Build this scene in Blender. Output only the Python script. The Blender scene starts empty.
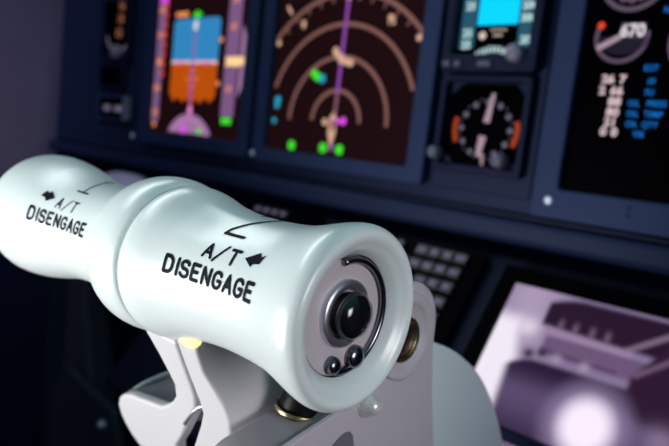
import bpy, bmesh, math
from mathutils import Vector, Matrix

SC = bpy.context.scene
COL = SC.collection
Z0 = 1.15            # eye height above the cockpit floor; all coordinates below are relative to the eye
D = 0.4227           # distance of the instrument panel face

# ------------------------------------------------------------------ helpers
def W(p): return Vector((p[0], p[1], p[2] + Z0))

def link(o, parent=None):
    COL.objects.link(o)
    if parent is not None:
        o.parent = parent
    return o

def thing(name, label, cat, loc, group=None):
    o = bpy.data.objects.new(name, None)
    o.empty_display_size = 0.01
    COL.objects.link(o)
    o.location = W(loc)
    o['label'] = label; o['category'] = cat
    if group: o['group'] = group
    return o

def wloc(o):
    v = Vector((0, 0, 0))
    while o is not None:
        v = v + o.location; o = o.parent
    return v

def mesh(name, verts, faces, m, parent=None, smooth=False, label=None):
    """verts in eye-relative coordinates"""
    off = wloc(parent) if parent is not None else Vector((0, 0, 0))
    me = bpy.data.meshes.new(name)
    me.from_pydata([tuple(W(v) - off) for v in verts], [], faces)
    me.update()
    bm = bmesh.new(); bm.from_mesh(me)
    bmesh.ops.recalc_face_normals(bm, faces=bm.faces)
    bm.to_mesh(me); bm.free()
    if smooth:
        for p in me.polygons: p.use_smooth = True
    if m: me.materials.append(m)
    o = bpy.data.objects.new(name, me)
    link(o, parent)
    if label: o['label'] = label
    return o

def bevel(o, w, seg=3, angle=35):
    b = o.modifiers.new('bevel', 'BEVEL'); b.width = w; b.segments = seg
    b.limit_method = 'ANGLE'; b.angle_limit = math.radians(angle)
    b.harden_normals = False
    for p in o.data.polygons: p.use_smooth = True
    w_ = o.modifiers.new('wn', 'WEIGHTED_NORMAL'); w_.keep_sharp = True
    return o

class MB:
    def __init__(s): s.v = []; s.f = []; s.g = []
    def add(s, v, f):
        n = len(s.v); s.v += [tuple(p) for p in v]; s.f += [tuple(i + n for i in q) for q in f]; return s
    def box(s, x0, x1, y0, y1, z0, z1):
        v = [(x, y, z) for x in (x0, x1) for y in (y0, y1) for z in (z0, z1)]
        return s.add(v, [(0,1,3,2),(4,6,7,5),(0,4,5,1),(2,3,7,6),(0,2,6,4),(1,5,7,3)])
    def prism(s, poly, ext):
        """poly: list of 3-D points, ext: extrusion vector"""
        n = len(poly); e = Vector(ext)
        v = [tuple(p) for p in poly] + [tuple(Vector(p) + e) for p in poly]
        f = [tuple(range(n)), tuple(range(2*n-1, n-1, -1))]
        f += [(i, (i+1) % n, n + (i+1) % n, n + i) for i in range(n)]
        return s.add(v, f)
    def tube(s, pts, r, n=10, caps=True):
        pts = [Vector(p) for p in pts]; rings = []
        up = None
        for i, p in enumerate(pts):
            t = (pts[min(i+1, len(pts)-1)] - pts[max(i-1, 0)]).normalized()
            if up is None:
                up = Vector((0,0,1)) if abs(t.z) < .9 else Vector((1,0,0))
            a = t.cross(up).normalized(); up = a.cross(t).normalized()
            rr = r[i] if isinstance(r, (list, tuple)) else r
            rings.append([p + (a*math.cos(2*math.pi*k/n) + up*math.sin(2*math.pi*k/n))*rr for k in range(n)])
        v = [q for R in rings for q in R]; f = []
        for i in range(len(pts)-1):
            for k in range(n):
                f.append((i*n+k, i*n+(k+1) % n, (i+1)*n+(k+1) % n, (i+1)*n+k))
        if caps:
            f.append(tuple(range(n))); f.append(tuple(range((len(pts)-1)*n, len(pts)*n)))
        return s.add(v, f)
    def lathe(s, prof, o, ax, n=64):
        """prof: (distance along axis, radius)"""
        o = Vector(o); ax = Vector(ax).normalized()
        u = ax.orthogonal().normalized(); w = ax.cross(u)
        rings = []
        base = len(s.v); f = []; v = []
        for (d, r) in prof:
            if r < 1e-6:
                rings.append([len(v)]); v.append(o + ax*d)
            else:
                idx = []
                for k in range(n):
                    a = 2*math.pi*k/n
                    idx.append(len(v)); v.append(o + ax*d + (u*math.cos(a) + w*math.sin(a))*r)
                rings.append(idx)
        for A, B in zip(rings, rings[1:]):
            for k in range(n):
                k2 = (k+1) % n
                if len(A) == 1 and len(B) == 1: continue
                if len(A) == 1: f.append((A[0], B[k], B[k2]))
                elif len(B) == 1: f.append((A[k], A[k2], B[0]))
                else: f.append((A[k], A[k2], B[k2], B[k]))
        return s.add(v, f)
    def mark(s): s.g.append((len(s.v), len(s.f))); return s
    def build_each(s, name, m, parent=None):
        g = s.g + [(len(s.v), len(s.f))]; out = []
        for (v0, f0), (v1, f1) in zip(g, g[1:]):
            if v1 > v0: out.append(mesh(name, s.v[v0:v1], [tuple(i - v0 for i in q) for q in s.f[f0:f1]], m, parent))
        return out
    def build(s, name, m, parent=None, smooth=False, label=None):
        return mesh(name, s.v, s.f, m, parent, smooth, label)

def catmull(pts, sub=8):
    out = []
    for i in range(len(pts)-1):
        p0 = pts[max(i-1, 0)]; p1 = pts[i]; p2 = pts[i+1]; p3 = pts[min(i+2, len(pts)-1)]
        for k in range(sub):
            t = k/sub
            out.append(tuple(.5*((2*b) + (-a+c)*t + (2*a-5*b+4*c-d)*t*t + (-a+3*b-3*c+d)*t**3)
                             for a, b, c, d in zip(p0, p1, p2, p3)))
    out.append(tuple(pts[-1])); return out

# ------------------------------------------------------------------ materials
def mat(name, col, rough=.5, metal=0., coat=0., emit=None, es=0., noise=0., nscale=60., bump=0., bscale=300., spec=.5, coat_rough=.1):
    m = bpy.data.materials.new(name); m.use_nodes = True
    nt = m.node_tree; b = nt.nodes['Principled BSDF']
    b.inputs['Base Color'].default_value = (*col, 1)
    b.inputs['Roughness'].default_value = rough
    b.inputs['Metallic'].default_value = metal
    b.inputs['Coat Weight'].default_value = coat
    b.inputs['Coat Roughness'].default_value = coat_rough
    b.inputs['Specular IOR Level'].default_value = spec
    if emit:
        b.inputs['Emission Color'].default_value = (*emit, 1)
        b.inputs['Emission Strength'].default_value = es
    if noise or bump:
        tc = nt.nodes.new('ShaderNodeTexCoord')
        if noise:
            n = nt.nodes.new('ShaderNodeTexNoise'); n.inputs['Scale'].default_value = nscale
            n.inputs['Detail'].default_value = 4
            nt.links.new(tc.outputs['Object'], n.inputs['Vector'])
            r = nt.nodes.new('ShaderNodeMixRGB'); r.blend_type = 'MULTIPLY'
            r.inputs[0].default_value = noise; r.inputs[1].default_value = (*col, 1)
            nt.links.new(n.outputs['Fac'], r.inputs[2])
            nt.links.new(r.outputs[0], b.inputs['Base Color'])
        if bump:
            n2 = nt.nodes.new('ShaderNodeTexNoise'); n2.inputs['Scale'].default_value = bscale
            nt.links.new(tc.outputs['Object'], n2.inputs['Vector'])
            bp = nt.nodes.new('ShaderNodeBump'); bp.inputs['Strength'].default_value = bump
            bp.inputs['Distance'].default_value = .0004
            nt.links.new(n2.outputs['Fac'], bp.inputs['Height'])
            nt.links.new(bp.outputs['Normal'], b.inputs['Normal'])
    return m

def glow(name, col, s=1.):
    return mat(name, (0.0, 0.0, 0.0), rough=.6, emit=col, es=s, spec=.1)

M = dict(
    grip=mat('grip_white', (.78, .87, .87), rough=.30, coat=.4, coat_rough=.24, noise=.06, nscale=900),
    ink=mat('ink', (.002, .003, .012), rough=.6, spec=.1),
    arm=mat('arm_white', (.60, .595, .62), rough=.42, bump=.05, bscale=900),
    platelit=mat('plate_lit_grey', (.56, .53, .58), rough=.5, bump=.25, bscale=1500, noise=.15, nscale=1200),  # lighter copy of the quadrant grey: the plate's stronger light is in the colour
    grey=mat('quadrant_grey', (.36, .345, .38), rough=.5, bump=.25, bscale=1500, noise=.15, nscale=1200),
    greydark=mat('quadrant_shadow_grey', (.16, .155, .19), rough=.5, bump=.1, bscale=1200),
    cover=mat('cover_bluegrey', (.64, .75, .80), rough=.5, bump=.1, bscale=900),
    plate=mat('end_plate', (.62, .57, .61), rough=.42, metal=.2),
    steel=mat('steel', (.66, .63, .72), rough=.36, metal=1.),
    darksteel=mat('dark_steel', (.22, .20, .24), rough=.2, metal=1.),
    chrome=mat('chrome', (.85, .83, .82), rough=.08, metal=1.),
    nut=mat('nut_metal', (.85, .83, .84), rough=.28, metal=.35, coat=.5),
    brass=mat('brass', (.40, .33, .16), rough=.3, metal=1.),
    black=mat('black_button', (.006, .006, .008), rough=.12, coat=.5, coat_rough=.03),
    rubber=mat('rubber', (.0015, .0015, .003), rough=.45, spec=.15),
    lens=mat('amber_lens', (.9, .75, .25), rough=.2, emit=(1, .88, .32), es=1.25, coat=.6),
    panel=mat('panel_navy', (.016, .026, .080), rough=.6, spec=.15, noise=.25, nscale=60, bump=.08, bscale=700),
    bezel=mat('bezel_blue', (.027, .047, .135), rough=.6, spec=.15, noise=.2, nscale=80),
    paneldark=mat('panel_dark_navy', (.008, .013, .050), rough=.6, spec=.15, noise=.3, nscale=40),
    glass=mat('display_glass', (.001, .001, .002), rough=.35, spec=.006),
    glassbrown=mat('display_glass_warm', (.006, .003, .004), rough=.35, spec=.006, emit=(.010, .0028, .0035), es=1),
    screw=mat('panel_screw', (.45, .50, .62), rough=.35, metal=.4, emit=(.2, .25, .4), es=.25),
    key=mat('key_black', (.010, .009, .02), rough=.45),
    wall=mat('sidewall', (.26, .205, .34), rough=.7, noise=.3, nscale=14, bump=.1, bscale=200),
    floor=mat('floor', (.010, .012, .022), rough=.8, noise=.4, nscale=30),
    stand=mat('stand_navy', (.004, .0065, .024), rough=.6, spec=.12, noise=.3, nscale=40),
    column=mat('column_dark', (.030, .032, .055), rough=.6, noise=.3, nscale=20),
    paper=mat('mauve_paper', (.80, .62, .88), rough=.6),
)
G = dict(
    sky=glow('glow_sky', (.035, .26, .56), .9), ground=glow('glow_ground', (.60, .095, .003), .8),
    tape=glow('glow_tape', (.26, .13, .30), .75), mauve=glow('glow_mauve', (.36, .19, .38), .9),
    red=glow('glow_red', (.85, .06, .03), .9), orange=glow('glow_orange', (.95, .30, .10), .95),
    gold=glow('glow_gold', (1., .62, .28), 1.1), pink=glow('glow_pink', (.9, .25, .6), .95),
    magenta=glow('glow_magenta', (.72, .08, .80), .95), violet=glow('glow_violet', (.30, .075, .44), .9),
    green=glow('glow_green', (.05, .75, .03), 1.), cyan=glow('glow_cyan', (.03, .40, .62), .8),
    arc=glow('glow_arc', (.25, .115, .10), .85), arcpale=glow('glow_arc_pale', (.72, .42, .30), .9),
    white=glow('glow_white', (.85, .80, .85), .9), pale=glow('glow_pale', (.80, .60, .64), .9),
    cream=glow('glow_cream', (.75, .62, .52), .9),
    brightsky=glow('glow_bright_sky', (.0, .60, 1.), 1.15), mint=glow('glow_mint', (.60, .85, .86), .95),
    tealdim=glow('glow_teal_dim', (.02, .10, .16), .9),
    blue=glow('glow_blue', (.006, .20, .72), .9), dial=glow('glow_dial', (.13, .085, .14), .8),
    needle=glow('glow_needle', (.42, .30, .36), .9), dim=glow('glow_dim', (.20, .18, .26), .6),
    lamp=glow('glow_lamp', (.50, .19, .10), .5), keyglow=glow('glow_key', (.30, .25, .44), .5),
    redarc=glow('glow_red_arc', (.42, .050, .010), .8),
)

# ------------------------------------------------------------------ flat graphics on a plane
class Flat:
    """graphics on a plane: o + u*U + v*V, layers step towards the viewer"""
    def __init__(s, o=(0, D, 0), U=(1, 0, 0), V=(0, 0, 1), N=(0, -1, 0)):
        s.o = Vector(o); s.U = Vector(U); s.V = Vector(V); s.N = Vector(N)
    def p(s, u, v, l=1): return s.o + s.U*u + s.V*v + s.N*(.00025*l)
    def rects(s, rl, l=1, mb=None):
        mb = mb or MB()
        for (u0, u1, v0, v1) in rl:
            mb.mark()
            mb.add([s.p(u0, v0, l), s.p(u1, v0, l), s.p(u1, v1, l), s.p(u0, v1, l)], [(0, 1, 2, 3)])
        return mb
    def poly(s, pts, l=1, mb=None):
        mb = mb or MB(); mb.mark()
        return mb.add([s.p(u, v, l) for u, v in pts], [tuple(range(len(pts)))])
    def disc(s, u, v, r, l=1, mb=None, n=20):
        return s.poly([(u + r*math.cos(2*math.pi*k/n), v + r*math.sin(2*math.pi*k/n)) for k in range(n)], l, mb)
    def arc(s, u, v, r, w, a0, a1, l=1, mb=None, n=48):
        mb = mb or MB(); mb.mark(); vs = []
        for k in range(n+1):
            a = math.radians(a0 + (a1-a0)*k/n)
            for q in (r-w/2, r+w/2): vs.append(s.p(u + q*math.cos(a), v + q*math.sin(a), l))
        return mb.add(vs, [(2*k, 2*k+1, 2*k+3, 2*k+2) for k in range(n)])
    def line(s, u0, v0, u1, v1, w, l=1, mb=None, w1=None):
        mb = mb or MB(); d = Vector((u1-u0, v1-v0)).normalized(); q = Vector((-d.y, d.x))
        a = w/2; b = (w if w1 is None else w1)/2
        return s.poly([(u0+q.x*a, v0+q.y*a), (u0-q.x*a, v0-q.y*a), (u1-q.x*b, v1-q.y*b), (u1+q.x*b, v1+q.y*b)], l, mb)
    def text(s, txt, u, v, h, l=1, mb=None, sx=1., align='CENTER', bold=.0):
        mb = mb or MB(); mb.mark()
        cu = bpy.data.curves.new('t', 'FONT'); cu.body = txt; cu.align_x = align; cu.size = 1.; cu.resolution_u = 3
        cu.offset = bold
        ob = bpy.data.objects.new('t', cu); COL.objects.link(ob)
        dg = bpy.context.evaluated_depsgraph_get(); me = bpy.data.meshes.new_from_object(ob.evaluated_get(dg))
        k = h/.70
        mb.add([s.p(u + c.co.x*k*sx, v + c.co.y*k, l) for c in me.vertices], [tuple(f.vertices) for f in me.polygons])
        bpy.data.objects.remove(ob); bpy.data.curves.remove(cu); bpy.data.meshes.remove(me)
        return mb

def frame(x0, x1, z0, z1, bw, y0, y1, mb=None, bot=None, r=.004, inner_r=.003):
    """rounded rectangular ring; opening x0..x1, z0..z1"""
    bot = bw if bot is None else bot
    def rr(a, b, c, d, r, y):
        pts = []
        for (cx, cz, s) in ((b-r, d-r, 0), (a+r, d-r, 90), (a+r, c+r, 180), (b-r, c+r, 270)):
            for k in range(5):
                t = math.radians(s + 90*k/4); pts.append((cx + r*math.cos(t), y, cz + r*math.sin(t)))
        return pts
    O = rr(x0-bw, x1+bw, z0-bot, z1+bw, r, y0); I = rr(x0, x1, z0, z1, inner_r, y0)
    O2 = [(p[0], y1, p[2]) for p in O]; I2 = [(p[0], y1, p[2]) for p in I]
    n = len(O); f = []
    for i in range(n):
        j = (i+1) % n
        f += [(i, j, n+j, n+i), (2*n+i, 3*n+i, 3*n+j, 2*n+j), (i, 2*n+i, 2*n+j, j), (n+i, n+j, 3*n+j, 3*n+i)]
    mb = mb or MB()
    return mb.add(O + I + O2 + I2, f)

def rrect(x0, x1, z0, z1, r, n=6):
    pts = []
    for (cx, cz, s) in ((x1-r, z1-r, 0), (x0+r, z1-r, 90), (x0+r, z0+r, 180), (x1-r, z0+r, 270)):
        for k in range(n+1):
            t = math.radians(s + 90*k/n); pts.append((cx + r*math.cos(t), cz + r*math.sin(t)))
    return pts

# ------------------------------------------------------------------ camera
ra = Vector((728, -161, 636)).normalized()            # world X seen from the camera (right, up, back)
rb_ = Vector((594, 5200, 636)); rb_ = (rb_ - ra*ra.dot(rb_)).normalized()
rf = rb_.cross(ra)
R = Matrix((ra, rf, rb_))                             # camera axes -> world axes
cd = bpy.data.cameras.new('camera'); cam = bpy.data.objects.new('camera', cd); COL.objects.link(cam)
cam.matrix_world = Matrix.Translation((0, 0, Z0)) @ R.to_4x4()
cd.sensor_width = 36; cd.lens = 636*36/669; cd.clip_start = .005; cd.clip_end = 50
cd.dof.use_dof = True; cd.dof.focus_distance = .178; cd.dof.aperture_fstop = 12.5
SC.camera = cam

# ------------------------------------------------------------------ thrust lever grips
AY, AZ = .1228, -.0424
near_out = [(-.1680, .0228), (-.1675, .0239), (-.1664, .0246), (-.164, .0247), (-.160, .0241), (-.1555, .0229), (-.150, .0216), (-.142, .0204),
            (-.135, .0199), (-.128, .0198), (-.121, .02005), (-.1145, .0206), (-.1095, .02155), (-.1050, .0227), (-.1010, .0237), (-.0980, .0242), (-.0958, .02405),
            (-.0943, .0232), (-.0937, .0219), (-.0940, .0205), (-.0950, .0191), (-.0960, .0178), (-.0972, .0168), (-.0981, .0162), (-.0990, .01585), (-.1020, .0158)]
far_out = [(-.276, .0), (-.2758, .012), (-.2745, .0175), (-.271, .0222), (-.265, .0246), (-.258, .0250), (-.250, .0243), (-.241, .0228), (-.232, .0209),
           (-.224, .0196), (-.216, .0190), (-.208, .0189), (-.200, .0192), (-.1945, .0199), (-.1912, .0206), (-.1895, .0215), (-.1880, .0229), (-.1856, .0244), (-.1815, .0255), (-.1772, .0258),
           (-.1730, .0255), (-.1702, .0248), (-.1690, .0240), (-.1685, .0226)]
near_prof = catmull(near_out, 6); far_prof = catmull(far_out, 6)
def rad(prof, x):
    for (x0, r0), (x1, r1) in zip(prof, prof[1:]):
        if x0 <= x <= x1 and x1 > x0: return r0 + (r1-r0)*(x-x0)/(x1-x0)
    return prof[-1][1]
def az(x, far): return AZ + (.0004 if far else 0)

# engraved lettering: stroke font, strokes mapped on the grip surface
def arcpts(cx, cy, rx, ry, a0, a1, n=10):
    return [(cx + rx*math.cos(math.radians(a0+(a1-a0)*k/n)), cy + ry*math.sin(math.radians(a0+(a1-a0)*k/n))) for k in range(n+1)]
FONT = {  # unit box 0..0.66 wide, 0..1 high
    'D': [[(0, 0), (0, 1), (.28, 1)] + arcpts(.28, .62, .36, .38, 90, 0, 6) + arcpts(.28, .38, .36, .38, 0, -90, 6) + [(0, 0)]],
    'I': [[(.1, 0), (.1, 1)]],
    'S': [arcpts(.32, .75, .30, .25, 20, 250, 12) + arcpts(.32, .25, .32, .26, 75, -160, 14)],
    'E': [[(.56, 1), (0, 1), (0, 0), (.56, 0)], [(0, .52), (.46, .52)]],
    'N': [[(0, 0), (0, 1), (.60, 0), (.60, 1)]],
    'G': [arcpts(.32, .68, .32, .32, 25, 180, 10) + arcpts(.32, .32, .32, .32, 180, 360, 12) + [(.64, .46), (.38, .46)]],
    'A': [[(0, 0), (.32, 1), (.64, 0)], [(.12, .34), (.52, .34)]],
    'T': [[(0, 1), (.62, 1)], [(.31, 1), (.31, 0)]],
    '/': [[(0, -.06), (.62, 1.06)]],
    '1': [[(-.32, 0), (.42, 0)], [(.05, 0), (.05, 1.45), (-.2, 1.2)]],
    '2': [[(.70, 0), (0, 0), (.05, .14), (.60, .82)] + arcpts(.34, 1.12, .36, .34, -35, 165, 12)],
}
def letters(name, prof, far, items, sw, m, parent):
    """items: (char, x, arc, width scale, height)"""
    mb = MB(); R0 = .0212
    def S(x, a, l=.00012):
        th = a/R0; r = rad(prof, x) + l
        return (x, AY - r*math.cos(th), az(x, far) + r*math.sin(th))
    def disc(x, a, r):
        mb.add([S(x + r*math.cos(k*math.pi/5), a + r*math.sin(k*math.pi/5)) for k in range(10)], [tuple(range(10))])
    for (ch, x, a, w, h, wd) in items:
        if ch == 'ARROW':
            for (pts) in w:
                mb.add([S(x + p[0], a + p[1]) for p in pts], [tuple(range(len(pts)))])
            continue
        for st in FONT[ch]:
            P = [(x + p[0]*w, a + p[1]*h) for p in st]
            Q = []
            for (x0, a0), (x1, a1) in zip(P, P[1:]):
                n = max(1, int(math.hypot(x1-x0, a1-a0)/.0006))
                for k in range(n): Q.append((x0+(x1-x0)*k/n, a0+(a1-a0)*k/n))
            Q.append(P[-1])
            for (x0, a0), (x1, a1) in zip(Q, Q[1:]):
                L = math.hypot(x1-x0, a1-a0)
                if L < 1e-9: continue
                dx, da = (x1-x0)/L, (a1-a0)/L
                qx, qa = -da*wd/2, dx*wd/2
                mb.add([S(x0+qx, a0+qa), S(x0-qx, a0-qa), S(x1-qx, a1-qa), S(x1+qx, a1+qa)], [(0, 1, 2, 3)])
            for q in Q: disc(q[0], q[1], wd/2)
    return mb.build(name, m, parent)

def word(txt, x0, x1, a, h, wd):
    n = len(txt); adv = {'I': .42}
    ws = [adv.get(c, 1.) for c in txt]; tot = sum(ws) - .30
    k = (x1-x0)/tot; out = []; x = x0
    for c, w_ in zip(txt, ws):
        out.append((c, x, a, k*1.02, h, wd)); x += w_*k
    return out

# ---- right lever
lev2 = thing('thrust_lever', 'white hourglass thrust lever grip with open end and black push button, nearest the camera', 'thrust lever', (-.150, .128, -.10))
mb = MB(); mb.lathe([(x, r) for x, r in near_prof] , (0, AY, AZ), (1, 0, 0), 96)
mb.lathe([(-.1680, 0), (-.1680, .0228)], (0, AY, AZ), (1, 0, 0), 96)
g = mb.build('grip', M['grip'], lev2, True)
PX = -.0992
pl = MB().lathe([(PX, .0), (PX, .0158)], (0, AY, AZ), (1, 0, 0), 64).build('end_plate', M['plate'], lev2, False, 'brushed grey recessed end plate')
MB().lathe([(PX-.0004, .0157), (PX+.0006, .0157), (PX+.0009, .0159)], (0, AY, AZ), (1, 0, 0), 64).build('sleeve', M['darksteel'], lev2, True, 'dark steel sleeve wall')
pts = []
for k in range(61):
    a = math.radians(-100 + 205*k/60)
    pts.append((PX+.0009, AY + .0146*math.cos(a), AZ + .0146*math.sin(a)))
MB().tube(pts, .0010, 8).build('retaining_ring', M['darksteel'], lev2, True, 'dark steel snap ring')
BY, BZ = AY - .0007, AZ + .0008
but = MB().lathe([(0, .0055), (.0012, .0057), (.0016, .0053), (.0020, .0055), (.0028, .0062), (.0040, .0062), (.0052, .0054), (.0060, .0038), (.0064, .0018), (.0065, 0)],
                 (PX, BY, BZ), (1, 0, 0), 48).build('push_button', M['black'], lev2, True, 'glossy black push button')
MB().lathe([(0, .0089), (.0010, .0089), (.0014, .0087), (.0017, .0082), (.0017, .0070), (.0015, .0066), (.0006, .0062), (0, .0060)],
           (PX, BY, BZ), (1, 0, 0), 48).build('collar', M['steel'], but, True, 'polished steel collar')
for (ey, ez, r) in ((-.0036, -.0124, .0024), (.0050, -.0116, .0032)):
    MB().lathe([(0, r), (.0014, r), (.0022, r*.8), (.0027, r*.35), (.0025, 0)], (PX, AY+ey, AZ+ez), (1, 0, 0), 24).build('ring_ear', M['darksteel'], lev2, True)
it = word('DISENGAGE', -.1486, -.1118, .0026, .0044, .00112)
it += [('A', -.1362, .0101, .0050, .0040, .00095), ('/', -.1318, .0099, .0060, .0046, .00085), ('T', -.1262, .0101, .0056, .0042, .0010)]
it += [('ARROW', 0, 0, [[(x-.0018, a_-.0005) for x, a_ in [(-.1185, .0134), (-.1150, .0114), (-.1144, .0123), (-.1121, .0127), (-.1114, .0155), (-.1128, .0147), (-.1140, .0160)]]], 0, 0)]
letters('lettering', near_prof, False, it, .0009, M['ink'], lev2)
letters('lever_number', near_prof, False, [('2', -.1338, .0190, .0110, .0125, .00110)], .0008, M['ink'], lev2)

# ---- left lever
lev1 = thing('thrust_lever', 'white hourglass thrust lever grip with rounded end and raised rim at far left', 'thrust lever', (-.19, .128, -.10))
MB().lathe(far_prof + [(-.1685, 0)], (0, AY, AZ+.0004), (1, 0, 0), 96).build('grip', M['grip'], lev1, True)
it = word('DISENGAGE', -.2362, -.1985, .0028, .0045, .00108)
it += [('A', -.2235, .0100, .0042, .0042, .0007), ('/', -.2190, .0098, .0052, .0046, .0006), ('T', -.2140, .0101, .0048, .0042, .0007)]
it += [('ARROW', 0, 0, [[(-.2342, .0122), (-.2329, .0147), (-.2311, .0143), (-.2301, .0154), (-.2265, .0131), (-.2302, .0108), (-.2314, .0120)]], 0, 0)]
letters('lettering', far_prof, True, it, .0009, M['ink'], lev1)
letters('lever_number', far_prof, True, [('1', -.2160, .0196, .0095, .0095, .0008)], .0008, M['ink'], lev1)

# ---- lever arms: plates in a plane sloping forward as it goes down
KS = .45
def SP(x, z): return (x, .114 + KS*(-.06 - z), z)
# arm of the left lever: strip under the joint that sweeps left into a wide foot
out1 = [(-.186, -.050), (-.1845, -.060), (-.1800, -.0690), (-.1768, -.0753), (-.1740, -.0825), (-.1728, -.0865), (-.1748, -.0920), (-.1785, -.0958), (-.1828, -.0990), (-.1900, -.1030),
        (-.2000, -.1050), (-.2084, -.1065), (-.2150, -.1078), (-.2210, -.1100), (-.2260, -.1132), (-.2295, -.1175), (-.2312, -.1225), (-.2308, -.1280), (-.2285, -.1330), (-.2240, -.1375), (-.2150, -.1495),
        (-.1985, -.1495), (-.1885, -.1201), (-.1804, -.1117), (-.1700, -.1000), (-.1637, -.0930), (-.1616, -.0883), (-.1614, -.0839), (-.1618, -.0762), (-.1620, -.0672), (-.1690, -.0672), (-.1696, -.050)]
o = MB().prism([SP(x, z) for x, z in out1], (0, .005, .001)).build('arm', M['arm'], lev1); bevel(o, .0014, 3)
MB().prism([(-.1835, .122, -.052), (-.1712, .122, -.052), (-.1712, .126, -.070), (-.1785, .126, -.070)], (0, .012, 0)).build('arm_root', M['arm'], lev1)
# recessed tray behind the foot lip, the grip's shade on it painted dark
o = MB().prism([(-.2225, .1405, -.1095), (-.2060, .1400, -.1083), (-.1900, .1390, -.1055), (-.1790, .1370, -.1000), (-.1790, .168, -.1040), (-.2240, .166, -.1075)], (0, 0, -.006)).build('foot_tray', M['greydark'], lev1, False, 'recessed top of the foot with shade painted in as dark grey')
o = MB().tube(catmull([(-.2225, .1425, -.1105), (-.2228, .1470, -.1088), (-.2232, .1520, -.1078), (-.2240, .158, -.1072), (-.2248, .1645, -.1068)], 5), .0012, 10).build('foot_rim', M['arm'], lev1, True)
# arm of the right lever
out2 = [(-.1612, -.048), (-.1612, -.066), (-.1604, -.078), (-.1592, -.0874), (-.1598, -.0928), (-.1650, -.1008), (-.1744, -.1133), (-.1930, -.1495),
        (-.170, -.1495), (-.1575, -.110), (-.1510, -.1026), (-.1455, -.0950), (-.1440, -.0890), (-.1447, -.0840), (-.1475, -.0793), (-.1505, -.0745), (-.1507, -.068), (-.1490, -.062), (-.149, -.048)]
o = MB().prism([SP(x, z) for x, z in out2], (0, .026, .004)).build('arm', M['arm'], lev2); bevel(o, .0014, 3)
ln = MB().lathe([(0, .0046), (.0012, .0046), (.0020, .0040), (.0027, .0026), (.0029, 0)], (-.1530, .1165, -.0616), (.15, -1, -.25), 28).build('indicator_lens', M['lens'], lev2, True, 'glowing yellow lens')
MB().tube([(-.1700, .1300, -.1010), (-.1665, .1305, -.0955), (-.1615, .1290, -.0915), (-.1580, .1300, -.0900)], .0007, 8).build('wire', M['steel'], lev1, True, 'thin grey wire')

# ------------------------------------------------------------------ throttle quadrant
quad = thing('throttle_quadrant', 'grey metal throttle quadrant housing below the near lever grip', 'throttle quadrant', (-.15, .16, -Z0))
body = [(.117, -.0935), (.121, -.0914), (.1296, -.0896), (.1501, -.0850), (.1610, -.0820), (.167, -.060), (.176, -.0490), (.190, -.0490), (.199, -.058), (.2015, -.072), (.212, -.115), (.230, -Z0), (.115, -Z0)]
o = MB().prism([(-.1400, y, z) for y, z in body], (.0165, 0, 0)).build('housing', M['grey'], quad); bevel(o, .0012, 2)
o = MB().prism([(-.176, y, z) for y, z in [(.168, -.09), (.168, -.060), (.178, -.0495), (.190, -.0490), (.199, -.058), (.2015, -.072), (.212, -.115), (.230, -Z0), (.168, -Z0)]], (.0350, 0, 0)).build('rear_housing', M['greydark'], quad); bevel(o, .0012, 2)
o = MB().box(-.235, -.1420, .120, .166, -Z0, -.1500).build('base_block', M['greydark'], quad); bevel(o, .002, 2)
def lug():
    pts = [(.105, -.0937), (.1296, -.0882), (.1394, -.0860), (.1501, -.0836), (.1590, -.0795), (.1635, -.0730)]
    cy, cz, r = .1845, -.0625, .0185
    for k in range(13):
        a = math.radians(165 - 165*k/12); pts.append((cy + r*math.cos(a), cz + r*math.sin(a)))
    pts += [(.2035, -.072), (.2075, -.090), (.2143, -.1134), (.232, -Z0), (.105, -Z0)]
    return pts
o = MB().prism([(-.1220, y, z) for y, z in lug()], (.0022, 0, 0)).build('side_plate', M['platelit'], quad); bevel(o, .0008, 2)
# raised boss around the pivot bolt
mb = MB().lathe([(-.1200, .0160), (-.1185, .0157), (-.1181, .0150), (-.1181, .0125), (-.1186, .0118), (-.1196, .0112), (-.1196, 0)], (0, .1830, -.0632), (1, 0, 0), 48)
boss = mb.build('pivot_boss', M['platelit'], quad, True)
MB().lathe([(-.1196, .0082), (-.1180, .0082), (-.1174, .0076), (-.1172, .0066), (-.1178, .0060), (-.1180, .0052), (-.1172, .0042), (-.1170, 0)], (0, .1812, -.0638), (1, 0, 0), 32).build('pivot_bolt', M['brass'], boss, True, 'dark brass pivot bolt')
# dome nut beside the grip rim
MB().lathe([(-.1200, .0044), (-.1180, .0044), (-.1172, .0036), (-.1165, .0032), (-.1150, .0026), (-.1142, .0014), (-.1140, 0)], (0, .1650, -.0835), (1, 0, 0), 24).build('dome_nut', M['nut'], quad, True, 'shiny chrome dome nut')
# rubber plunger in a ring on top
bt = MB().lathe([(0, .0068), (.003, .0067), (.006, .0062), (.0068, .0066), (.012, .0063), (.0155, .0055), (.017, .0038), (.0174, 0)], (-.1330, .1462, -.0872), (.10, .12, 1), 32).build('rubber_plunger', M['rubber'], quad, True, 'black rubber plunger')
mb = MB().lathe([(0, .0078), (.0010, .0079), (.0014, .0076), (.0010, .0072), (0, .0071)], (-.1330, .1462, -.0864), (.1, .12, 1), 40)
mb.build('seat_ring', M['brass'], bt, True, 'thin gold ring')
# dark slot in the side plate
sl = [(-.11975, y, z) for y, z in [(.136, -.110), (.148, -.0950), (.1525, -.0922), (.1555, -.0912), (.1578, -.0914), (.1595, -.0930), (.161, -.0976), (.163, -.110)]]
MB().prism(sl, (.0003, 0, 0)).build('slot', M['greydark'], quad, False, 'dark round-topped slot')

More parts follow.
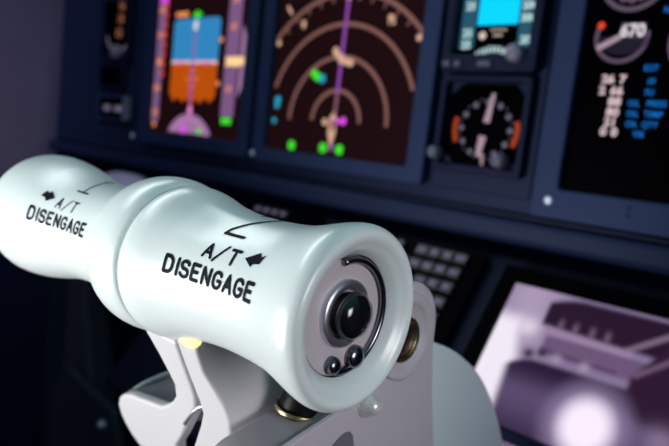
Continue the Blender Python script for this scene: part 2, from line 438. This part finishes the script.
cov = thing('pedestal_cover', 'pale blue-grey curved pedestal cover between the lever plate and the lower screen', 'cover', (-.14, .22, -Z0))
arc = catmull([(.2080, -.0705), (.220, -.0745), (.234, -.0810), (.250, -.0910), (.263, -.1025), (.276, -.1175), (.288, -.1350), (.2915, -.146)], 4) + [(.255, -.20), (.250, -Z0), (.236, -Z0), (.2205, -.125)]
o = MB().prism([(-.162, y, z) for y, z in arc], (.0385, 0, 0)).build('cover_shell', M['cover'], cov); bevel(o, .0035, 4, 50)

# ------------------------------------------------------------------ main instrument panel
ip = thing('instrument_panel', 'dark navy main instrument panel holding the flight displays across the background', 'instrument panel', (-.45, .44, -.06))
mb = MB().box(-.918, .30, D+.004, D+.014, -.056, .42)
o = mb.build('panel_board', M['panel'], ip); bevel(o, .004, 3)
o = MB().box(-.905, .30, D-.012, D+.003, -.0525, -.0375).build('trim_1', M['panel']); bevel(o, .004, 3); o['kind'] = 'structure'
o = MB().box(-.900, .30, D-.004, D+.003, -.0360, -.0340).build('trim_2', M['paneldark']); o['kind'] = 'structure'
o = MB().box(-.815, -.697, D+.0025, D+.005, -.0225, .30).build('side_plate', M['panel'], ip, False, 'plate holding the clock and switches'); bevel(o, .003, 2)
o = MB().box(-.2735, -.1905, D+.0025, D+.005, -.0225, .30).build('centre_plate', M['panel'], ip, False, 'plate holding the standby instruments'); bevel(o, .003, 2)
for (x, z) in ((-.6960, -.0160),):
    MB().lathe([(0, .0030), (.0008, .0030), (.0014, .0024), (.0016, .0008), (.0012, 0)], (x, D-.0055, z), (0, -1, 0), 20).build('screw', M['screw'], ip, True)
for z in ():
    MB().lathe([(0, .0013), (.0006, .0012), (.0008, 0)], (-.1215, D-.0055, z-.004), (0, -1, 0), 12).build('fastener', M['paneldark'], ip, True)

F = Flat()
def bez(parent, x0, x1, z0, z1, bw, bot, m='bezel', dep=.006):
    o = frame(x0, x1, z0, z1, bw, D-dep, D+.004, bot=bot).build('bezel', M[m], parent); bevel(o, .0014, 2); return o
def scr(parent, x0, x1, z0, z1, m='glass'):
    return MB().box(x0-.001, x1+.001, D, D+.003, z0-.001, z1+.001).build('screen', M[m], parent)

# ---- primary flight display
pfd = thing('primary_flight_display', 'colour flight display with blue sky over orange ground, left of the arc map display', 'flight display', (-.586, D, -.02))
bez(pfd, -.669, -.5025, -.008, .160, .0165, .0145); scr(pfd, -.669, -.5025, -.008, .160, 'glassbrown')
hz = .0715
sk = F.poly([p for p in rrect(-.634, -.551, hz, .119, .006)], 1).build('sky_field', G['sky'], pfd)
gd = F.poly([(-.634, hz), (-.551, hz), (-.551, .036), (-.560, .029), (-.567, .034), (-.577, .028), (-.586, .033), (-.592, .022), (-.600, .033), (-.609, .028), (-.618, .034), (-.626, .028), (-.634, .038)], 1).build('ground_field', G['ground'], pfd)
F.rects([(-.634, -.551, hz-.0012, hz+.0022)], 2).build('horizon_line', G['pale'], sk)
mb = MB()
for i, z in enumerate((.112, .104, .096, .088, .080)):
    w = .012 if i % 2 else .022
    F.rects([(-.593-w/2, -.593+w/2, z-.0006, z+.0006)], 2, mb)
mb.build_each('pitch_ladder', G['cyan'], sk)
mb = MB()
for i, z in enumerate((.062, .054, .046)):
    w = .012 if i % 2 == 0 else .026
    F.rects([(-.593-w/2, -.593+w/2, z-.0006, z+.0006)], 2, mb)
mb.build_each('pitch_ladder', G['orange'], gd)
F.rects([(-.5950, -.5915, .026, .116)], 3).build('flight_director', G['violet'], pfd)
F.rects([(-.624, -.604, hz-.001, hz+.0012), (-.582, -.562, hz-.001, hz+.0012)], 3).build_each('aircraft_symbol', G['pink'], pfd)
F.rects([(-.6665, -.6535, .004, .158)], 1).build('speed_tape', G['tape'], pfd)
mb = MB()
for k in range(9): F.rects([(-.6525, -.6490, .055+.011*k, .0625+.011*k)], 2, mb)
mb.build('speed_limit_strip', G['red'], pfd)
mb = MB()
for z in (.012, .040, .100, .128): F.text('2%d0' % int(z*100 % 9), -.660, z, .006, 2, mb, bold=.03)
F.disc(-.6585, .0725, .0042, 2, mb); F.disc(-.660, .0005, .003, 2, mb)
mb.build_each('speed_numerals', G['orange'], pfd)
F.rects([(-.5390, -.5180, .016, .158)], 1).build('altitude_tape', G['tape'], pfd)
mb = MB()
for z in (.045, .108, .135): F.text('20', -.529, z-.003, .006, 2, mb, bold=.03)
mb.build_each('altitude_numerals', G['orange'], pfd)
mb = F.text('2000', -.5245, .0685, .0085, 4, bold=.06); F.disc(-.5215, .0725, .0055, 3, mb); F.rects([(-.5360, -.508, .069, .077)], 3, mb)
mb.build('altitude_readout', G['gold'], pfd)
F.poly([(-.5150, .110), (-.5065, .095), (-.5065, .050), (-.5150, .036)], 1).build('vertical_speed_scale', G['mauve'], pfd)
mb = MB(); F.rects([(-.5365, -.5205, .0085, .0150)], 2, mb); F.disc(-.5925, .1225, .0042, 2, mb); F.rects([(-.600, -.585, .121, .1245)], 2, mb)
mb.build_each('green_annunciator', G['green'], pfd)
mb = MB(); F.rects([(-.632, -.612, .1215, .1265)], 2, mb); F.disc(-.612, .124, .003, 2, mb)
for z in (.095, .050): F.disc(-.5475, z, .0028, 2, mb)
mb.build_each('mode_marks', G['orange'], pfd)
F.rects([(-.5965, -.590, .106, .116)], 4).build('bank_pointer', G['white'], pfd)
mb = MB(); F.rects([(-.536, -.518, .138, .144), (-.665, -.650, .138, .145)], 3, mb); F.disc(-.602, -.001, .0055, 3, mb)
mb.build_each('selected_values', G['magenta'], pfd)
rose = F.poly([(-.592 + .0445*math.cos(math.radians(a)), -.024 + .040*math.sin(math.radians(a))) for a in range(28, 153, 4)], 1).build('compass_rose', G['mauve'], pfd)
mb = MB()
for a in range(35, 150, 15):
    F.disc(-.592 + .038*math.cos(math.radians(a)), -.024 + .034*math.sin(math.radians(a)), .0016, 2, mb)
mb.build('rose_marks', G['pink'], rose)
mb = F.poly([(-.592, .012), (-.597, .021), (-.587, .021)], 3); F.disc(-.592, .0225, .0032, 3, mb); mb.build('heading_pointer', G['pink'], pfd)
F.disc(-.5725, -.002, .0035, 3).build('track_mark', G['green'], pfd)

# ---- navigation display
nd = thing('navigation_display', 'dark map display with concentric brown range arcs and a violet course line', 'navigation display', (-.379, D, -.02))
bez(nd, -.4625, -.2935, -.0105, .160, .0165, .0125); scr(nd, -.4625, -.2935, -.0105, .160, 'glassbrown')
cx, cz = -.3785, .0195
for r, w, a0, a1 in ((.0280, .0036, 2, 178), (.0572, .0036, 0, 180), (.0850, .0036, 21, 160)):
    F.arc(cx, cz, r, w, a0, a1, 1).build('range_arc', G['arc'], nd)
mb = F.arc(cx, cz, .1115, .0038, 41, 139, 1)
for a in range(43, 140, 8):
    r0 = .1095; r1 = .1045
    ca, sa = math.cos(math.radians(a)), math.sin(math.radians(a))
    F.line(cx+r0*ca, cz+r0*sa, cx+r1*ca, cz+r1*sa, .0018, 1, mb)
mb.build('compass_arc', G['arc'], nd)
mb = MB()
for a, r in ((61, .101), (120, .101), (42, .107), (139, .107), (89, .108)):
    F.disc(cx + r*math.cos(math.radians(a)), cz + r*math.sin(math.radians(a)), .0028, 2, mb)
F.text('12', cx+.050, cz+.083, .006, 2, mb, bold=.04); F.text('6', cx-.0505, cz+.083, .006, 2, mb, bold=.04)
F.line(-.452, .1235, -.446, .116, .003, 2, mb)
mb.build_each('heading_numerals', G['arcpale'], nd)
crs = F.line(-.3795, -.006, -.3772, .136, .0036, 2).build('course_line', G['violet'], nd)
mb = F.poly([(-.3800, -.004), (-.3850, .010), (-.3842, .024), (-.3800, .029), (-.3760, .024), (-.3755, .010)], 3); F.disc(-.3895, .0195, .0032, 3, mb)
mb.build('aircraft_symbol', G['arcpale'], nd)
mb = F.disc(-.3790, .0185, .0032, 4); F.disc(-.3795, .014, .0022, 4, mb); F.line(-.379, .024, -.3785, .045, .0030, 3, mb)
mb.build('track_stub', G['arc'], nd)
mb = F.disc(-.3680, .0215, .0036, 3); F.line(-.3790, .0215, -.3675, .0205, .004, 3, mb); mb.build('magenta_waypoint', G['magenta'], nd)
mb = F.line(-.3850, .0800, -.3790, .0755, .0060, 3); F.disc(-.3855, .0815, .0036, 3, mb); F.disc(-.3780, .0745, .0040, 3, mb); F.line(-.377, .0735, -.3675, .0715, .0062, 3, mb); F.disc(-.3670, .0715, .0034, 3, mb)
mb.build('waypoint_marks', G['arcpale'], nd)
mb = F.disc(-.4085, .0615, .0040, 3); F.disc(-.4045, .0590, .0040, 3, mb); mb.build('green_waypoint', G['green'], nd)
mb = F.disc(-.3985, .0575, .0042, 3); mb.build('cyan_waypoint', G['cyan'], nd)
mb = F.disc(-.4530, .0365, .0040, 3); F.disc(-.4535, .0315, .0032, 3, mb); F.disc(-.4555, .0170, .0028, 3, mb); mb.build_each('cyan_readout', G['cyan'], nd)
mb = MB()
for x, z in ((-.4285, -.0045), (-.3885, -.0035), (-.3690, -.0035)):
    F.poly(rrect(x-.0044, x+.0044, z-.0042, z+.0042, .003), 3, mb)
mb.build_each('green_annunciator', G['green'], nd)

# ---- standby flight display
sb = thing('standby_flight_display', 'small square standby display with bright cyan sky, above the round needle gauge', 'standby display', (-.232, D, .07))
bez(sb, -.2635, -.2030, .0765, .140, .0075, .0125, 'paneldark', .009); scr(sb, -.2635, -.2030, .0765, .140)
F.rects([(-.2490, -.2170, .0985, .139)], 1).build('sky_field', G['brightsky'], sb)
F.rects([(-.2490, -.2170, .0845, .0985)], 1).build('ground_field', M['glass'], sb)
mb = MB(); F.rects([(-.2350, -.2275, .0905, .0915), (-.238, -.2245, .0945, .0953)], 2, mb); F.disc(-.2435, .0910, .0028, 2, mb)
mb.build('pitch_marks', G['cream'], sb)
F.rects([(-.2625, -.2500, .082, .139), (-.2160, -.2038, .082, .139)], 1).build_each('scale_tape', G['tealdim'], sb)
mb = MB()
for z in (.0820, .0905, .110, .122): F.text('25', -.2562, z, .0055, 2, mb, bold=.03)
for z, t in ((.085, '20'), (.100, '300'), (.1085, '200'), (.124, '100')): F.text(t, -.2098, z, .0052, 2, mb, bold=.03)
for a in range(60, 125, 8):
    F.line(-.2330+.025*math.cos(math.radians(a)), .0585+.025*math.sin(math.radians(a)), -.2330+.0205*math.cos(math.radians(a)), .0585+.0205*math.sin(math.radians(a)), .0016, 2, mb)
mb.build_each('numerals', G['mint'], sb)
MB().lathe([(0, .0065), (.004, .0062), (.006, .0056), (.0065, 0)], (-.2105, D-.009, .0765), (0, -1, 0), 24).build('knob', mat('knob_mauve', (.22, .20, .30), rough=.5), sb, True, 'round mauve grey knob')
for x, w in ((-.2645, .0035), (-.2555, .003), (-.2335, .0055)):
    o = MB().box(x-w, x+w, D-.0115, D-.009, .0672, .0715).build('button', mat('button_mauve', (.10, .09, .16), rough=.5), sb); bevel(o, .001, 2)

# ---- standby needle gauge
rg = thing('radio_compass_gauge', 'round black dial gauge with pale needles and orange side arcs, below the small cyan display', 'gauge', (-.232, D, -.02))
def octf(x0, x1, z0, z1, c): return [(x0+c, z0), (x1-c, z0), (x1, z0+c), (x1, z1-c), (x1-c, z1), (x0+c, z1), (x0, z1-c), (x0, z0+c)]
bez(rg, -.2655, -.2020, -.0035, .0575, .005, .006, 'paneldark', .005)
MB().prism([(x, D-.0005, z) for x, z in octf(-.2640, -.2030, -.0030, .0560, .010)], (0, .002, 0)).build('dial_face', M['glass'], rg)
gx, gz = -.2308, .0238
for a0 in (165, -24):
    F.arc(gx, gz, .0252, .0036, a0-2, a0+40, 3).build('course_arc', G['redarc'], rg)
mb = MB()
for a in range(0, 360, 30):
    r = .0198; F.disc(gx + r*math.cos(math.radians(a)), gz + r*math.sin(math.radians(a)), .0022, 3, mb)
for a in range(15, 360, 30):
    ca, sa = math.cos(math.radians(a)), math.sin(math.radians(a)); F.line(gx+.0205*ca, gz+.0205*sa, gx+.0225*ca, gz+.0225*sa, .0008, 3, mb)
mb.build('compass_marks', G['dim'], rg)
mb = F.line(gx+.0005, gz+.005, gx+.0035, gz+.026, .0052, 4, w1=.0026); F.line(gx-.001, gz-.005, gx-.0030, gz-.020, .0060, 4, mb, w1=.0040)
F.line(gx+.0005, gz-.018, gx+.0015, gz-.026, .002, 4, mb)
mb.build('needle', G['needle'], rg)
MB().lathe([(0, .0055), (.006, .0050), (.008, .0046), (.0085, 0)], (-.2120, D-.005, .0020), (0, -1, 0), 24).build('knob', mat('knob_grey', (.13, .12, .19), rough=.5), rg, True)
MB().lathe([(0, .0050), (.006, .0046), (.008, .0040), (.0085, 0)], (-.2660, D-.005, .0035), (0, -1, 0), 24).build('knob', mat('knob_grey_b', (.12, .13, .20), rough=.5), rg, True)

# ---- engine display
ed = thing('engine_display', 'large dark engine display with round dials and blue readouts at right edge', 'engine display', (-.085, D, -.02))
for z in (-.018, -.023):
    MB().lathe([(0, .0013), (.0006, .0012), (.0008, 0)], (-.1215, D-.0055, z), (0, -1, 0), 12).build('fastener', M['paneldark'], ed, True)
MB().lathe([(0, .0030), (.0008, .0030), (.0014, .0024), (.0016, .0008), (.0012, 0)], (-.1735, D-.0055, -.0205), (0, -1, 0), 20).build('screw', M['screw'], ed, True)
MB().lathe([(0, .0030), (.0008, .0030), (.0014, .0024), (.0016, .0008), (.0012, 0)], (-.4765, D-.0055, -.0165), (0, -1, 0), 20).build('screw', M['screw'], nd, True)
bez(ed, -.1685, .0015, -.0125, .160, .0170, .0200); scr(ed, -.1685, .0015, -.0125, .160)
def dial(ux, uz, r, parent):
    d_ = F.arc(ux, uz, r, .0030, -180, 0, 1).build('dial_arc', G['dial'], parent); return d_
mb = F.arc(-.1425, .1235, .0190, .0030, 170, 370, 1); mb.build('dial_arc', G['dial'], ed)
mb = MB()
for a in range(200, 350, 24): F.disc(-.1425+.0125*math.cos(math.radians(a)), .1235+.0125*math.sin(math.radians(a)), .0030, 2, mb)
mb.build('dial_marks', G['dial'], ed)
F.poly([(-.1440 + .0160*math.cos(math.radians(a)), .0880 + .0115*math.sin(math.radians(a))) for a in range(180, 361, 6)], 1).build('dial_face', glow('glow_dial_face', (.012, .009, .022), 1), ed)
F.arc(-.1450, .0880, .0155, .0026, 160, 372, 1).build('dial_arc', G['dial'], ed)
F.line(-.1590, .0805, -.1455, .0880, .0036, 3).build('dial_needle', G['needle'], ed)
bx = F.rects([(-.1462, -.1312, .0868, .0962)], 2).build('readout_box', glow('glow_box', (.10, .065, .095), .8), ed)
F.text('670', -.1387, .0878, .0076, 3, bold=.025, sx=.92).build('numerals', G['white'], bx)
mb = F.disc(-.1585, .0950, .0024, 3); mb.build('red_limit_mark', G['red'], ed)
F.arc(-.0960, .0840, .020, .0026, 160, 372, 1).build('dial_arc', G['dial'], ed)
mb = F.disc(-.1120, .0940, .0030, 3); mb.build('red_limit_mark', G['red'], ed)
F.line(-.1135, .0760, -.1000, .0840, .0042, 3).build('dial_needle', G['needle'], ed)
mb = MB()
for t, x, z in (('26', -.1490, .0590), ('7', -.1400, .0590), ('2', -.1515, .0518), ('66', -.1425, .0518), ('88', -.1428, .0450), ('80', -.1430, .0384), ('21', -.1434, .0320), ('0', -.1468, .0258), ('0', -.1400, .0258)):
    F.text(t, x, z, .0050, 2, mb, bold=.04, sx=1.1)
mb.build_each('engine_numerals', G['pale'], ed)
mb = MB()
for t, x, z in (('FF', -.1235, .0584), ('FU', -.1238, .0520), ('OIL', -.1318, .0450), ('OIL', -.1315, .0386), ('OIL', -.1312, .0322), ('PRESS', -.1185, .0452), ('TEMP', -.1195, .0388), ('QTY', -.1205, .0324), ('VIB', -.1262, .0262), ('N1', -.1206, .1015), ('EGT', -.1250, .0668)):
    F.text(t, x+.0008, z, .0036, 2, mb, bold=.01, sx=.88)
mb.build_each('blue_lettering', G['blue'], ed)

# ---- clock, indicator, switch at the left edge
ck = thing('clock', 'dark round clock with amber digits at the upper left of the panel', 'clock', (-.755, D, .08))
bez(ck, -.783, -.726, .080, .145, .006, .008, 'paneldark', .006)
MB().box(-.784, -.725, D, D+.003, .079, .146).build('dial_face', M['glass'], ck)
mb = MB()
F.text('18', -.752, .120, .010, 2, mb, bold=.03); F.text('02', -.753, .103, .010, 2, mb, bold=.03); F.text('36', -.750, .136, .009, 2, mb, bold=.03)
mb.build_each('digits', G['lamp'], ck)
F.arc(-.754, .115, .030, .003, 200, 345, 1).build('dial_ring', G['dim'], ck)
MB().lathe([(0, .0085), (.006, .008), (.008, .006), (.0085, 0)], (-.741, D-.006, .083), (0, -1, 0), 24).build('knob', mat('knob_pale', (.30, .27, .36), rough=.45), ck, True, 'pale grey knob')
s1 = thing('indicator_window', 'small blank dark indicator window between the clock and the switch', 'indicator', (-.756, D, .04))
o = frame(-.785, -.733, .042, .066, .004, D-.005, D+.002).build('rim', M['paneldark'], s1); bevel(o, .001, 2)
MB().box(-.786, -.732, D-.001, D+.002, .041, .067).build('window_pane', M['glass'], s1)
s2 = thing('selector_switch', 'small dark selector switch block with pale right edge, below the blank indicator', 'switch', (-.752, D, -.005))
o = frame(-.785, -.716, .003, .027, .004, D-.006, D+.002).build('rim', M['bezel'], s2); bevel(o, .001, 2)
MB().box(-.786, -.715, D-.001, D+.002, .002, .028).build('switch_face', M['glass'], s2)
mb = MB(); F.text('NORM', -.752, .012, .007, 6, mb); mb = F.rects([(-.776, -.760, .011, .018), (-.750, -.732, .011, .018)], 6); mb.build_each('legend_bars', G['dim'], s2)
o = MB().box(-.7165, -.7100, D-.010, D-.001, .001, .029).build('edge_strip', mat('edge_strip', (.22, .23, .36), rough=.5), s2, False, 'pale edge strip'); bevel(o, .001, 2)

# ------------------------------------------------------------------ sloping aisle stand with keypads and lower display
P0 = Vector((-.174, .395, -.0804)); TV = Vector((0, -.621, -.784)); TN = Vector((0, -.784, .621))
T = Flat(P0, (1, 0, 0), TV, TN)
def slab(u0, u1, v0, v1, h0, h1, mb=None):
    mb = mb or MB()
    q = [P0 + Vector((1,0,0))*u + TV*v + TN*h for u in (u0, u1) for v in (v0, v1) for h in (h0, h1)]
    return mb.add(q, [(0,1,3,2),(4,6,7,5),(0,4,5,1),(2,3,7,6),(0,2,6,4),(1,5,7,3)])
st = thing('aisle_stand', 'dark navy sloping console panel below the main panel', 'console', (-.17, .36, -Z0))
o = slab(-.325, .30, -.030, .185, -.030, -.0095).build('slope_board', M['stand'], st); bevel(o, .003, 2)
MB().box(-.46, .12, .335, .40, -Z0, -.15).build('stand_base', M['paneldark'], st)
def frameT(u0, u1, v0, v1, bw, h0, h1, name, m, parent):
    mb = MB(); 
    slab(u0-bw, u0, v0-bw, v1+bw, h0, h1, mb); slab(u1, u1+bw, v0-bw, v1+bw, h0, h1, mb)
    slab(u0, u1, v0-bw, v0, h0, h1, mb); slab(u0, u1, v1, v1+bw, h0, h1, mb)
    return mb.build(name, m, parent)

ld = thing('lower_display', 'glossy tilted lower screen, switched off, with a blurred violet and white reflection painted on', 'screen', (-.09, .34, -.16))
frameT(-.0045, .1755, -.0045, .1705, .010, -.007, .004, 'bezel', M['glass'], ld)
# cockpit reflection painted on the dark screen: glowing vertex colours from soft shapes
def sm(e0, e1, x):
    t = max(0., min(1., (x-e0)/(e1-e0))); return t*t*(3-2*t)
def lerp(a, b, t): return tuple(p+(q-p)*t for p, q in zip(a, b))
def seg(u, v, a, b):
    ax, ay = a; bx_, by = b; dx, dy = bx_-ax, by-ay
    t = max(0, min(1, ((u-ax)*dx+(v-ay)*dy)/(dx*dx+dy*dy))); return math.hypot(u-ax-t*dx, v-ay-t*dy)
def side(u, v, a, b):   # signed distance to line a->b (positive on the right hand in u,v)
    dx, dy = b[0]-a[0], b[1]-a[1]; L = math.hypot(dx, dy); return ((u-a[0])*(-dy) + (v-a[1])*dx)/L
def reflection_paint(u, v):
    c = (.30, .22, .40)                                   # ceiling violet
    c = lerp(c, (.52, .40, .60), sm(.034, .0, abs(u-.010)))
    # painted reflection of a bright window band on the left edge
    c = lerp(c, (1.1, 1.0, 1.15), sm(.004, -.004, side(u, v, (.0195, .044), (-.001, .012))*1.0) * 0 )
    w = sm(.016, .006, u - .30*max(0, v-.030)) * sm(.012, .026, v)
    c = lerp(c, (1.15, 1.05, 1.2), w)
    g = math.exp(-((u-.0155)**2+(v-.0235)**2)/(2*.0045**2)); c = lerp(c, (.95, .82, 1.), min(1, g))
    # painted reflection of a dark fan shaped opening
    fan = sm(.0, .004, v - (-.0045 + 11*max(0, .045-u)**2)) * sm(.0215, .0235, u) * sm(.0215, .0175, v - .03*(u-.03))
    c = lerp(c, (.028, .010, .030), fan)
    for uu in (.034, .043, .053, .062):
        c = lerp(c, (.24, .14, .24), math.exp(-((u-uu)**2)/(2*.0012**2)) * sm(.010, .0165, v) * sm(.0215, .018, v)*.8)
    d = seg(u, v, (.028, .0222), (.076, .0238)); c = lerp(c, (.40, .27, .44), sm(.0030, .0012, d))
    band = sm(.0245, .0265, v)*sm(.041, .036, v)*sm(.026, .030, u); c = lerp(c, (.19, .115, .235), band)
    d = seg(u, v, (.029, .0355), (.072, .0365)); c = lerp(c, (.11, .06, .14), sm(.0022, .0008, d)*.7)
    # dark rounded drum in front
    drum = sm(.0415, .0455, v - 22*max(0, .030-u)**2) * sm(.008, .015, u - .10*(v-.045))
    c2 = lerp((.030, .013, .050), (.13, .085, .19), sm(.0, .022, v-.045)*sm(.034, .0, abs(v-.066)))
    c = lerp(c, c2, drum)
    bot = sm(.094, .099, v + .05*u)*sm(.130, .108, v); c = lerp(c, (.34, .24, .38), bot*.7)
    for (uu, vv, rr_, k) in ((.0395, .0385, .0022, .5), (.0560, .0385, .0022, .55), (.0225, .0405, .0026, -1), (.0300, .038, .002, -1)):
        t = math.exp(-((u-uu)**2+(v-vv)**2)/(2*rr_**2))
        c = lerp(c, (.62, .50, .68) if k > 0 else (.03, .012, .04), t*abs(k))
    # painted reflection of a dark seat shape at right
    sd = sm(-.002, .003, side(u, v, (.100, .004), (.066, .047))*-1)
    se = sm(.0, .004, u - (.079 + .9*max(0, v-.050) + .55*max(0, .036-v)))*sm(.062, .052, v - .15*(u-.08))
    c = lerp(c, (.035, .012, .040), se)
    d = seg(u, v, (.083, .0345), (.098, .0200)); c = lerp(c, (.22, .13, .22), sm(.0026, .0006, d)*.8*sm(.078, .084, u))
    d = seg(u, v, (.074, .0215), (.094, .0050)); c = lerp(c, (.34, .22, .34), sm(.0028, .0008, d)*.7)
    # hot spot of the painted reflection
    r = math.hypot(u-.0680, (v-.0720)*.85)
    c = lerp(c, (.48, .36, .62), sm(.030, .010, r)*.75)
    c = lerp(c, (1.25, 1.1, 1.3), sm(.0195, .0075, r))
    g = math.exp(-((u-.105)**2+(v-.066)**2)/(2*.006**2)); c = lerp(c, (.36, .25, .42), g*.7)
    return c
NU, NV = 150, 140
vs = []; fs = []; cols = []
for j in range(NV+1):
    for i in range(NU+1):
        u = -.0045 + .180*i/NU; v = -.0045 + .175*j/NV
        vs.append(T.p(u, v, 0)); cols.append(reflection_paint(u, v))
for j in range(NV):
    for i in range(NU):
        a = j*(NU+1)+i; fs.append((a, a+1, a+NU+2, a+NU+1))
so = mesh('screen', vs, fs, None, ld)
ca = so.data.color_attributes.new('painted_reflection', 'FLOAT_COLOR', 'POINT')
for i, c in enumerate(cols): ca.data[i].color = (*c, 1)
pm = bpy.data.materials.new('screen_reflection_paint'); pm.use_nodes = True
nt = pm.node_tree; b = nt.nodes['Principled BSDF']; b.inputs['Base Color'].default_value = (.004, .003, .006, 1); b.inputs['Roughness'].default_value = .3
b.inputs['Specular IOR Level'].default_value = .01
at = nt.nodes.new('ShaderNodeAttribute'); at.attribute_name = 'painted_reflection'
nt.links.new(at.outputs['Color'], b.inputs['Emission Color']); b.inputs['Emission Strength'].default_value = .78
so.data.materials.append(pm)

# ---- keypad left of the lower display
kp = thing('keypad', 'dark keypad with rows of small pale-marked keys right of the grip rim', 'keypad', (-.28, .39, -.10))
o = slab(-.176, -.034, -.022, .085, -.008, -.003).build('keypad_plate', M['glass'], kp); bevel(o, .001, 2)
def keys(kp, u0, du, nc, v0, nr, seed):
    for r in range(nr):
        for c in range(nc):
            q = (r*7 + c*5 + seed) % 9
            if q == 4: continue
            u = u0 - du*c; v = v0 + .0125*r
            k = slab(u-.0046, u+.0046, v-.0040, v+.0040, -.003, .0006).build('key', M['key'], kp)
            w_ = (.0036, .0028, .0040, .0022)[q % 4]; h_ = .0014 if q % 2 else .0010
            Flat(P0 + TN*.0006, (1,0,0), TV, TN).rects([(u-w_, u+w_, v-h_, v+h_)], 1).build('key_legend', G['keyglow'], k)
keys(kp, -.0510, .0112, 11, -.0130, 6, 2)
kb = thing('keypad', 'strip of dim mauve-marked keys just above the waist of the near grip', 'keypad', (-.42, .40, -.08))
o = slab(-.318, -.196, -.024, .020, -.009, -.003).build('keypad_plate', M['glass'], kb); bevel(o, .001, 2)
keys(kb, -.2390, .0112, 4, -.0165, 2, 0)
# pale folded card behind the far grip
cdx = thing('folded_card', 'pale mauve curled card lying behind the waist of the far grip', 'card', (-.64, .38, -.0885))
vs = []; fs = []; n = 16
for i in range(n+1):
    t = i/n; x = -.700 + .130*t
    h = .034*(math.sin(math.pi*min(1, .10+t*.95))**.6 if t < .94 else .35)*(1-.25*t)
    for (y, k) in ((.358, 0), (.361, .45), (.368, .85), (.380, 1.), (.396, .96), (.408, .55)):
        vs.append((x, y, -.0885 + h*k))
for i in range(n):
    for k in range(5): a = i*6+k; fs.append((a, a+1, a+7, a+6))
o = mesh('card_sheet', vs, fs, M['paper'], cdx, True)
s_ = o.modifiers.new('solid', 'SOLIDIFY'); s_.thickness = .001
# shelf below the panel that carries it
o = MB().box(-.905, -.515, .355, D+.002, -.100, -.0885).build('trim_3', M['paneldark']); bevel(o, .003, 2); o['kind'] = 'structure'

# ------------------------------------------------------------------ captain's footwell
colm = thing('control_column', 'dim dark control column rising from the footwell below the far grip', 'control column', (-.95, .50, -Z0))
o = MB().prism([(-1.12, .50, -.20), (-.93, .50, -.20), (-.945, .50, -.30), (-.905, .50, -.42), (-.86, .50, -.60), (-.86, .50, -Z0), (-1.06, .50, -Z0), (-1.06, .50, -.60)], (0, .05, 0)).build('post', M['column'], colm); bevel(o, .012, 3)
o = MB().prism([(-.945, .48, -.40), (-.800, .48, -.42), (-.760, .48, -.50), (-.760, .48, -.75), (-1.00, .48, -.75), (-1.00, .48, -.46)], (0, .015, 0)).build('boot_cover', M['column'], colm); bevel(o, .012, 4)
MB().lathe([(0, .010), (.004, .009), (.008, .005), (.009, 0)], (-.825, .48, -.452), (0, -1, .3), 24).build('boot_stud', M['steel'], colm, True, 'small shiny stud')
# ------------------------------------------------------------------ setting
def struct(o): o['kind'] = 'structure'; return o
o = struct(MB().box(-.985, -.978, -1.2, .46, -Z0, -.10).build('baseboard_left', M['paneldark']))
struct(MB().box(-1.25, -1.20, .46, .95, -Z0, .8).build('wall_rear', M['paneldark']))
struct(MB().box(-1.02, -.985, -1.2, .46, -Z0, .8).build('wall_left', M['wall']))
struct(MB().box(-1.25, 1.0, .95, 1.0, -Z0, .8).build('wall_front', M['paneldark']))
struct(MB().box(-1.25, 1.0, -1.2, 1.0, -Z0-.04, -Z0).build('floor', M['floor']))

# ------------------------------------------------------------------ light
w = bpy.data.worlds.new('world'); SC.world = w; w.use_nodes = True
nt = w.node_tree; bg = nt.nodes['Background']
tc = nt.nodes.new('ShaderNodeTexCoord'); sp = nt.nodes.new('ShaderNodeSeparateXYZ'); cr = nt.nodes.new('ShaderNodeValToRGB')
mp = nt.nodes.new('ShaderNodeMapRange'); mp.inputs[1].default_value = -1; mp.inputs[2].default_value = 1
nt.links.new(tc.outputs['Generated'], sp.inputs[0]); nt.links.new(sp.outputs['Z'], mp.inputs[0]); nt.links.new(mp.outputs[0], cr.inputs[0])
cr.color_ramp.elements[0].color = (.012, .015, .030, 1); cr.color_ramp.elements[1].color = (.07, .265, .295, 1)
cr.color_ramp.elements[0].position = .5
nt.links.new(cr.outputs[0], bg.inputs[0]); bg.inputs[1].default_value = 1.0

def area(name, loc, tgt, sx, sy, power, col, spread=180):
    l = bpy.data.lights.new(name, 'AREA'); l.shape = 'RECTANGLE'; l.size = sx; l.size_y = sy; l.energy = power; l.color = col
    l.spread = math.radians(spread)
    o = bpy.data.objects.new(name, l); COL.objects.link(o); o.location = W(loc)
    d = (W(tgt) - W(loc)).normalized(); o.rotation_euler = d.to_track_quat('-Z', 'Y').to_euler(); return o
area('key_light', (-.375, -.18, -.15), (-.20, .12, -.065), .26, .20, .62, (1., .985, .97), 80)
area('overhead_light', (-.62, .108, .40), (-.20, .12, -.04), .60, .06, .42, (.93, 1., 1.), 100)
area('right_fill', (.36, .08, .04), (-.12, .145, -.07), .20, .20, .085, (1., .94, .97), 40)
area('cabin_fill', (-.60, -.40, .60), (-1.0, .30, .05), .3, .3, .28, (.82, .74, 1.), 50)

SC.view_settings.view_transform = 'Standard'
SC.view_settings.look = 'None'
SC.view_settings.exposure = 0; SC.view_settings.gamma = 1
